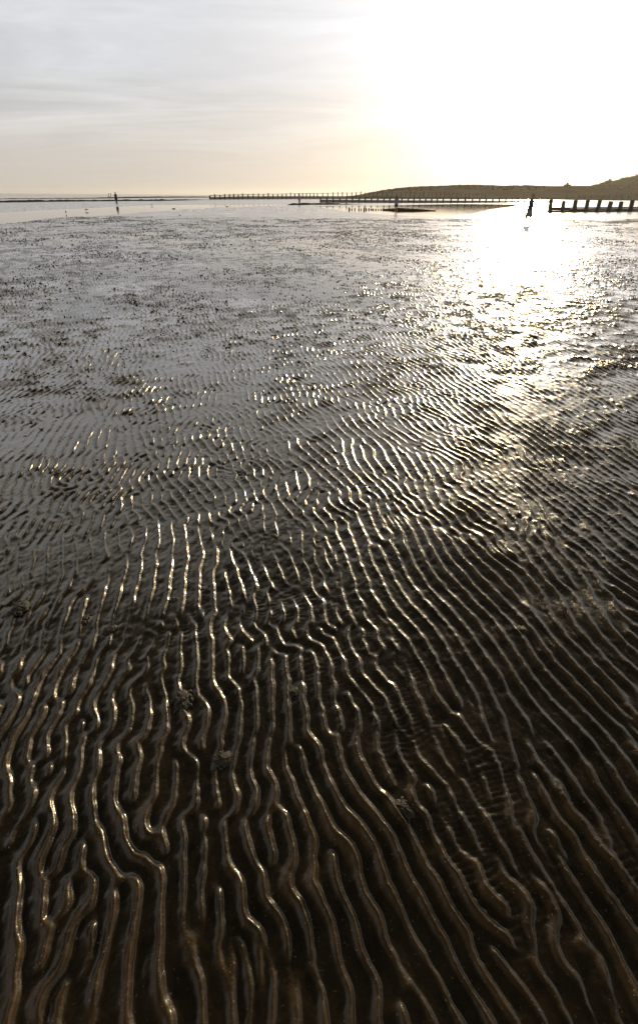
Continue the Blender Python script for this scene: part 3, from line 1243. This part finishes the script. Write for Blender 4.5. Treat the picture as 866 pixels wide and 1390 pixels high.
        for sd in 'lr':
            hp, kn, an = V('hip' + sd), V('knee' + sd), V('ankle' + sd)
            if kind == 'trousers':
                limb(bm, [hp + Vector((0, 0, .05)) * k, hp.lerp(kn, .4), kn, kn.lerp(an, .5), kn.lerp(an, .97)], [.104, .092, .074, .066, .062], 14)
            else:
                limb(bm, [hp + Vector((0, 0, .05)) * k, hp.lerp(kn, .4), hp.lerp(kn, .75)], [.104, .094, .090], 14)
    mesh_obj(kind, bm, cloth(kind + '_cloth', bc), root, True)
    if P.get('shoes'):
        for sd in 'lr':
            an, ba, to = V('ankle' + sd), V('ball' + sd), V('toe' + sd)
            d = (to - ba).normalized()
            bm = bmesh.new()
            heel = an + Vector((0, 0, -.05)) * k - d * .05 * k
            limb(bm, [heel - d * .01 * k, heel + d * .03 * k, heel.lerp(ba, .5), ba + d * .01 * k, to + d * .02 * k, to + d * .045 * k], [.028, .042, .042, .044, .034, .018])
            mesh_obj('shoe', bm, cloth('shoe', P['shoes']), root, True)
    return root


ST = dict(leg_l=((.01, .49), (0, .085), (.12, .025)), leg_r=((.01, .49), (-.01, .085), (.11, .025)))
# walking woman
W = dict(leg=1.5, lean=.10, head=.045, hair=(.30, .20, .10), hair_len=.07, sleeve='long', top=('sweater', (.045, .045, .05)), top_low=-.10, bulk=1.22,
         bottom=('skirt', (.16, .145, .17)), hem=.41, shoes=(.02, .018, .02),
         leg_l=((.13, .49), (.235, .115), (.335, .055)), leg_r=((-.075, .50), (-.285, .150), (-.200, .035)),
         arm_l=((.03, .20, 1.10), (.14, .20, .90)), arm_r=((.06, .20, 1.11), (.20, .19, .92)))
person(715.3, 304.6, 0.0, 'woman with fair hair walking to the right in a dark sweater and grey knee-length skirt', 1.70, W)
# child / young woman seen from behind
P2 = dict(lean=0, head=.01, hair=(.11, .055, .02), hair_len=.26, sleeve='none', top=('vest', (.16, .22, .38)), top_low=-.04,
          bottom=('shorts', (.035, .038, .045)), hem=.4, arm_l=((.0, .30, 1.14), (.02, .27, .93)), arm_r=((-.02, .29, 1.14), (.03, .33, .92)),
          leg_l=((.02, .48), (0, .085), (.12, .025)), leg_r=((.0, .48), (-.01, .085), (.11, .025)))
person(537.2, 288.6, math.radians(80), 'long-haired person in a light blue vest and dark shorts standing by the rotten low groyne', 1.56, P2)
P3 = dict(ST, lean=.02, head=.03, hair=(.03, .022, .016), hair_len=.02, sleeve='short', top=('shirt', (.34, .36, .42)), top_low=-.14, bulk=1.12,
          bottom=('trousers', (.02, .02, .024)), hem=.4, shoes=(.02, .02, .02),
          arm_l=((.03, .25, 1.12), (.16, .20, .95)), arm_r=((-.02, .25, 1.12), (.12, .22, .92)))
person(406.5, 277.9, math.radians(-125), 'person in pale grey shirt and dark trousers on the dark bank before the rail groyne', 1.80, P3)
P4 = dict(ST, lean=.02, head=.03, hair=(.02, .016, .014), hair_len=.03, sleeve='long', top=('coat', (.030, .020, .024)), top_low=-.48, bulk=1.6,
          bottom=('trousers', (.02, .018, .02)), hem=.4, shoes=(.02, .02, .02),
          arm_l=((.02, .26, 1.12), (.10, .22, .90)), arm_r=((.0, .26, 1.12), (.12, .18, .95)))
person(158.8, 275.6, math.radians(60), 'dark-coated figure alone beyond the pale pool at the left, mirrored in the water', 1.80, P4)


# ------------------------------------------------------------------ haze
def build_haze(density):
    bm = bmesh.new()
    add_box(bm, (0, 200, 18), (13000, 11400, 42))
    m = bpy.data.materials.new('haze')
    m.use_nodes = True
    nt = m.node_tree
    nt.nodes.clear()
    out = N(nt, 'ShaderNodeOutputMaterial')
    v = N(nt, 'ShaderNodeVolumePrincipled')
    v.inputs['Color'].default_value = (0.95, 0.93, 0.90, 1)
    v.inputs['Density'].default_value = density
    v.inputs['Anisotropy'].default_value = 0.6
    nt.links.new(v.outputs[0], out.inputs['Volume'])
    o = mesh_obj('haze', bm, m)
    o['kind'] = 'stuff'


build_haze(0.0001)
# ------------------------------------------------------------------ world
def build_world():
    w = bpy.data.worlds.new('World')
    scene.world = w
    w.use_nodes = True
    nt = w.node_tree
    nt.nodes.clear()
    out = N(nt, 'ShaderNodeOutputWorld')
    bg = N(nt, 'ShaderNodeBackground')
    bg.inputs['Strength'].default_value = 0.05
    nt.links.new(bg.outputs[0], out.inputs[0])
    sky = N(nt, 'ShaderNodeTexSky')
    sky.sky_type = 'NISHITA'
    sky.sun_disc = False
    sky.sun_elevation = SUN_EL
    sky.sun_rotation = SUN_AZ
    sky.altitude = 0
    sky.air_density = 1.0
    sky.dust_density = 3.0
    sky.ozone_density = 1.0
    tc = N(nt, 'ShaderNodeTexCoord')
    D = tc.outputs['Generated']
    sep = N(nt, 'ShaderNodeSeparateXYZ')
    nt.links.new(D, sep.inputs[0])
    z = mathn(nt, 'MAXIMUM', sep.outputs['Z'], 0.015)
    zz = mathn(nt, 'ADD', z, 0.10)
    px = mathn(nt, 'DIVIDE', sep.outputs['X'], zz)
    py = mathn(nt, 'DIVIDE', sep.outputs['Y'], zz)
    cmb = N(nt, 'ShaderNodeCombineXYZ')
    nt.links.new(px, cmb.inputs[0])
    nt.links.new(py, cmb.inputs[1])
    mp = N(nt, 'ShaderNodeMapping')
    mp.inputs['Rotation'].default_value = (0, 0, math.radians(38))
    mp.inputs['Scale'].default_value = (0.60, 1.3, 1.0)
    nt.links.new(cmb.outputs[0], mp.inputs['Vector'])
    n1 = noise(nt, mp.outputs[0], 0.9, 8, 0.62, 0.7)
    n2 = noise(nt, mp.outputs[0], 3.2, 6, 0.6, 1.2)
    cf = mathn(nt, 'MULTIPLY', maprange(nt, n1, 0.42, 0.72, 0, 1), maprange(nt, n2, 0.3, 0.65, 0.45, 1.0))
    # thin high cloud: brighter towards the sun (forward scattering)
    dot = N(nt, 'ShaderNodeVectorMath')
    dot.operation = 'DOT_PRODUCT'
    nt.links.new(D, dot.inputs[0])
    dot.inputs[1].default_value = SUN
    ca = dot.outputs['Value']
    ang = mathn(nt, 'ARCCOSINE', mathn(nt, 'MINIMUM', ca, 1.0))
    glow = mathn(nt, 'POWER', 2.71828, mathn(nt, 'MULTIPLY', ang, -WP['k1']))
    glow2 = mathn(nt, 'POWER', 2.71828, mathn(nt, 'MULTIPLY', ang, -WP['k2']))
    lum = mathn(nt, 'ADD', mathn(nt, 'MULTIPLY', glow, WP['g1']), mathn(nt, 'ADD', WP['g0'], mathn(nt, 'MULTIPLY', glow2, WP['g2'])))
    # sky veil, with an added bright band above the view
    el = mathn(nt, 'MAXIMUM', sep.outputs['Z'], 0.0)
    vr = nt.nodes.new('ShaderNodeMapRange')
    vr.interpolation_type = 'SMOOTHSTEP'
    nt.links.new(el, vr.inputs['Value'])
    for k_, v_ in zip((1, 2, 3, 4), (WP['e0'], WP['e1'], WP['v'], WP['vz'])):
        vr.inputs[k_].default_value = v_
    veil = vr.outputs[0]
    fall = nt.nodes.new('ShaderNodeMapRange')
    fall.interpolation_type = 'SMOOTHSTEP'
    nt.links.new(el, fall.inputs['Value'])
    for k_, v_ in zip((1, 2, 3, 4), (WP['e0'], WP['e1'], 1.0, WP['zen'])):
        fall.inputs[k_].default_value = v_
    low = maprange(nt, el, 0.03, 0.17, 0.94, 1.07)
    high = maprange(nt, el, 0.23, 0.40, 1.0, 1.38)  # unseen upper sky brightened to lift reflections on the mid-ground sand
    low = mathn(nt, 'MULTIPLY', low, high)
    n3 = noise(nt, mp.outputs[0], 0.85, 7, 0.6, 1.0)
    streak0 = maprange(nt, n3, 0.36, 0.66, 0.88, 1.10)
    kf = maprange(nt, sep.outputs['Z'], 0.02, 0.09, 0.0, 1.0)
    streak = mathn(nt, 'ADD', 1.0, mathn(nt, 'MULTIPLY', mathn(nt, 'SUBTRACT', streak0, 1.0), kf))
    lum = mathn(nt, 'MULTIPLY', mathn(nt, 'MULTIPLY', lum, fall.outputs[0]), mathn(nt, 'MULTIPLY', low, streak))
    warm = mixcol(nt, maprange(nt, el, 0.0, 0.16, 0, 1), (1.0, 0.925, 0.83), (0.925, 0.945, 1.0))
    warm = mixcol(nt, maprange(nt, el, 0.26, 0.42, 0, 1), warm, (1.0, 0.93, 0.80))  # unseen upper sky warmed to tint the sand's reflections
    lumv = N(nt, 'ShaderNodeVectorMath')
    lumv.operation = 'SCALE'
    nt.links.new(warm, lumv.inputs[0])
    nt.links.new(lum, lumv.inputs['Scale'])
    c = mixcol(nt, veil, sky.outputs[0], lumv.outputs[0])
    cl = N(nt, 'ShaderNodeVectorMath')
    cl.operation = 'SCALE'
    nt.links.new(lumv.outputs[0], cl.inputs[0])
    cl.inputs['Scale'].default_value = WP['cl']
    cff = mathn(nt, 'MULTIPLY', cf, maprange(nt, el, 0.03, 0.14, 0.0, WP['cmax']))
    c = mixcol(nt, cff, c, cl.outputs[0])
    nt.links.new(c, bg.inputs[0])
    return w


WP = dict(g0=8.4, g1=8.2, k1=3.8, g2=110.0, k2=20.0, e0=0.42, e1=0.72, v=0.88, vz=0.90, zen=0.03, cl=1.13, cmax=1.0)
build_world()

ld = bpy.data.lights.new('sun', 'SUN')
ld.energy = 2.0
ld.angle = math.radians(0.5)
ld.color = (1.0, 0.77, 0.43)
lo = bpy.data.objects.new('sun', ld)
col.objects.link(lo)
lo.rotation_euler = (-SUN).to_track_quat('-Z', 'Y').to_euler()
lo.location = (60, 170, 60)

scene.view_settings.view_transform = 'Standard'
scene.view_settings.look = 'None'
scene.view_settings.gamma = 1
scene.view_settings.exposure = 0.7
scene.render.engine = 'CYCLES'
scene.cycles.max_bounces = 6
scene.cycles.use_denoising = True
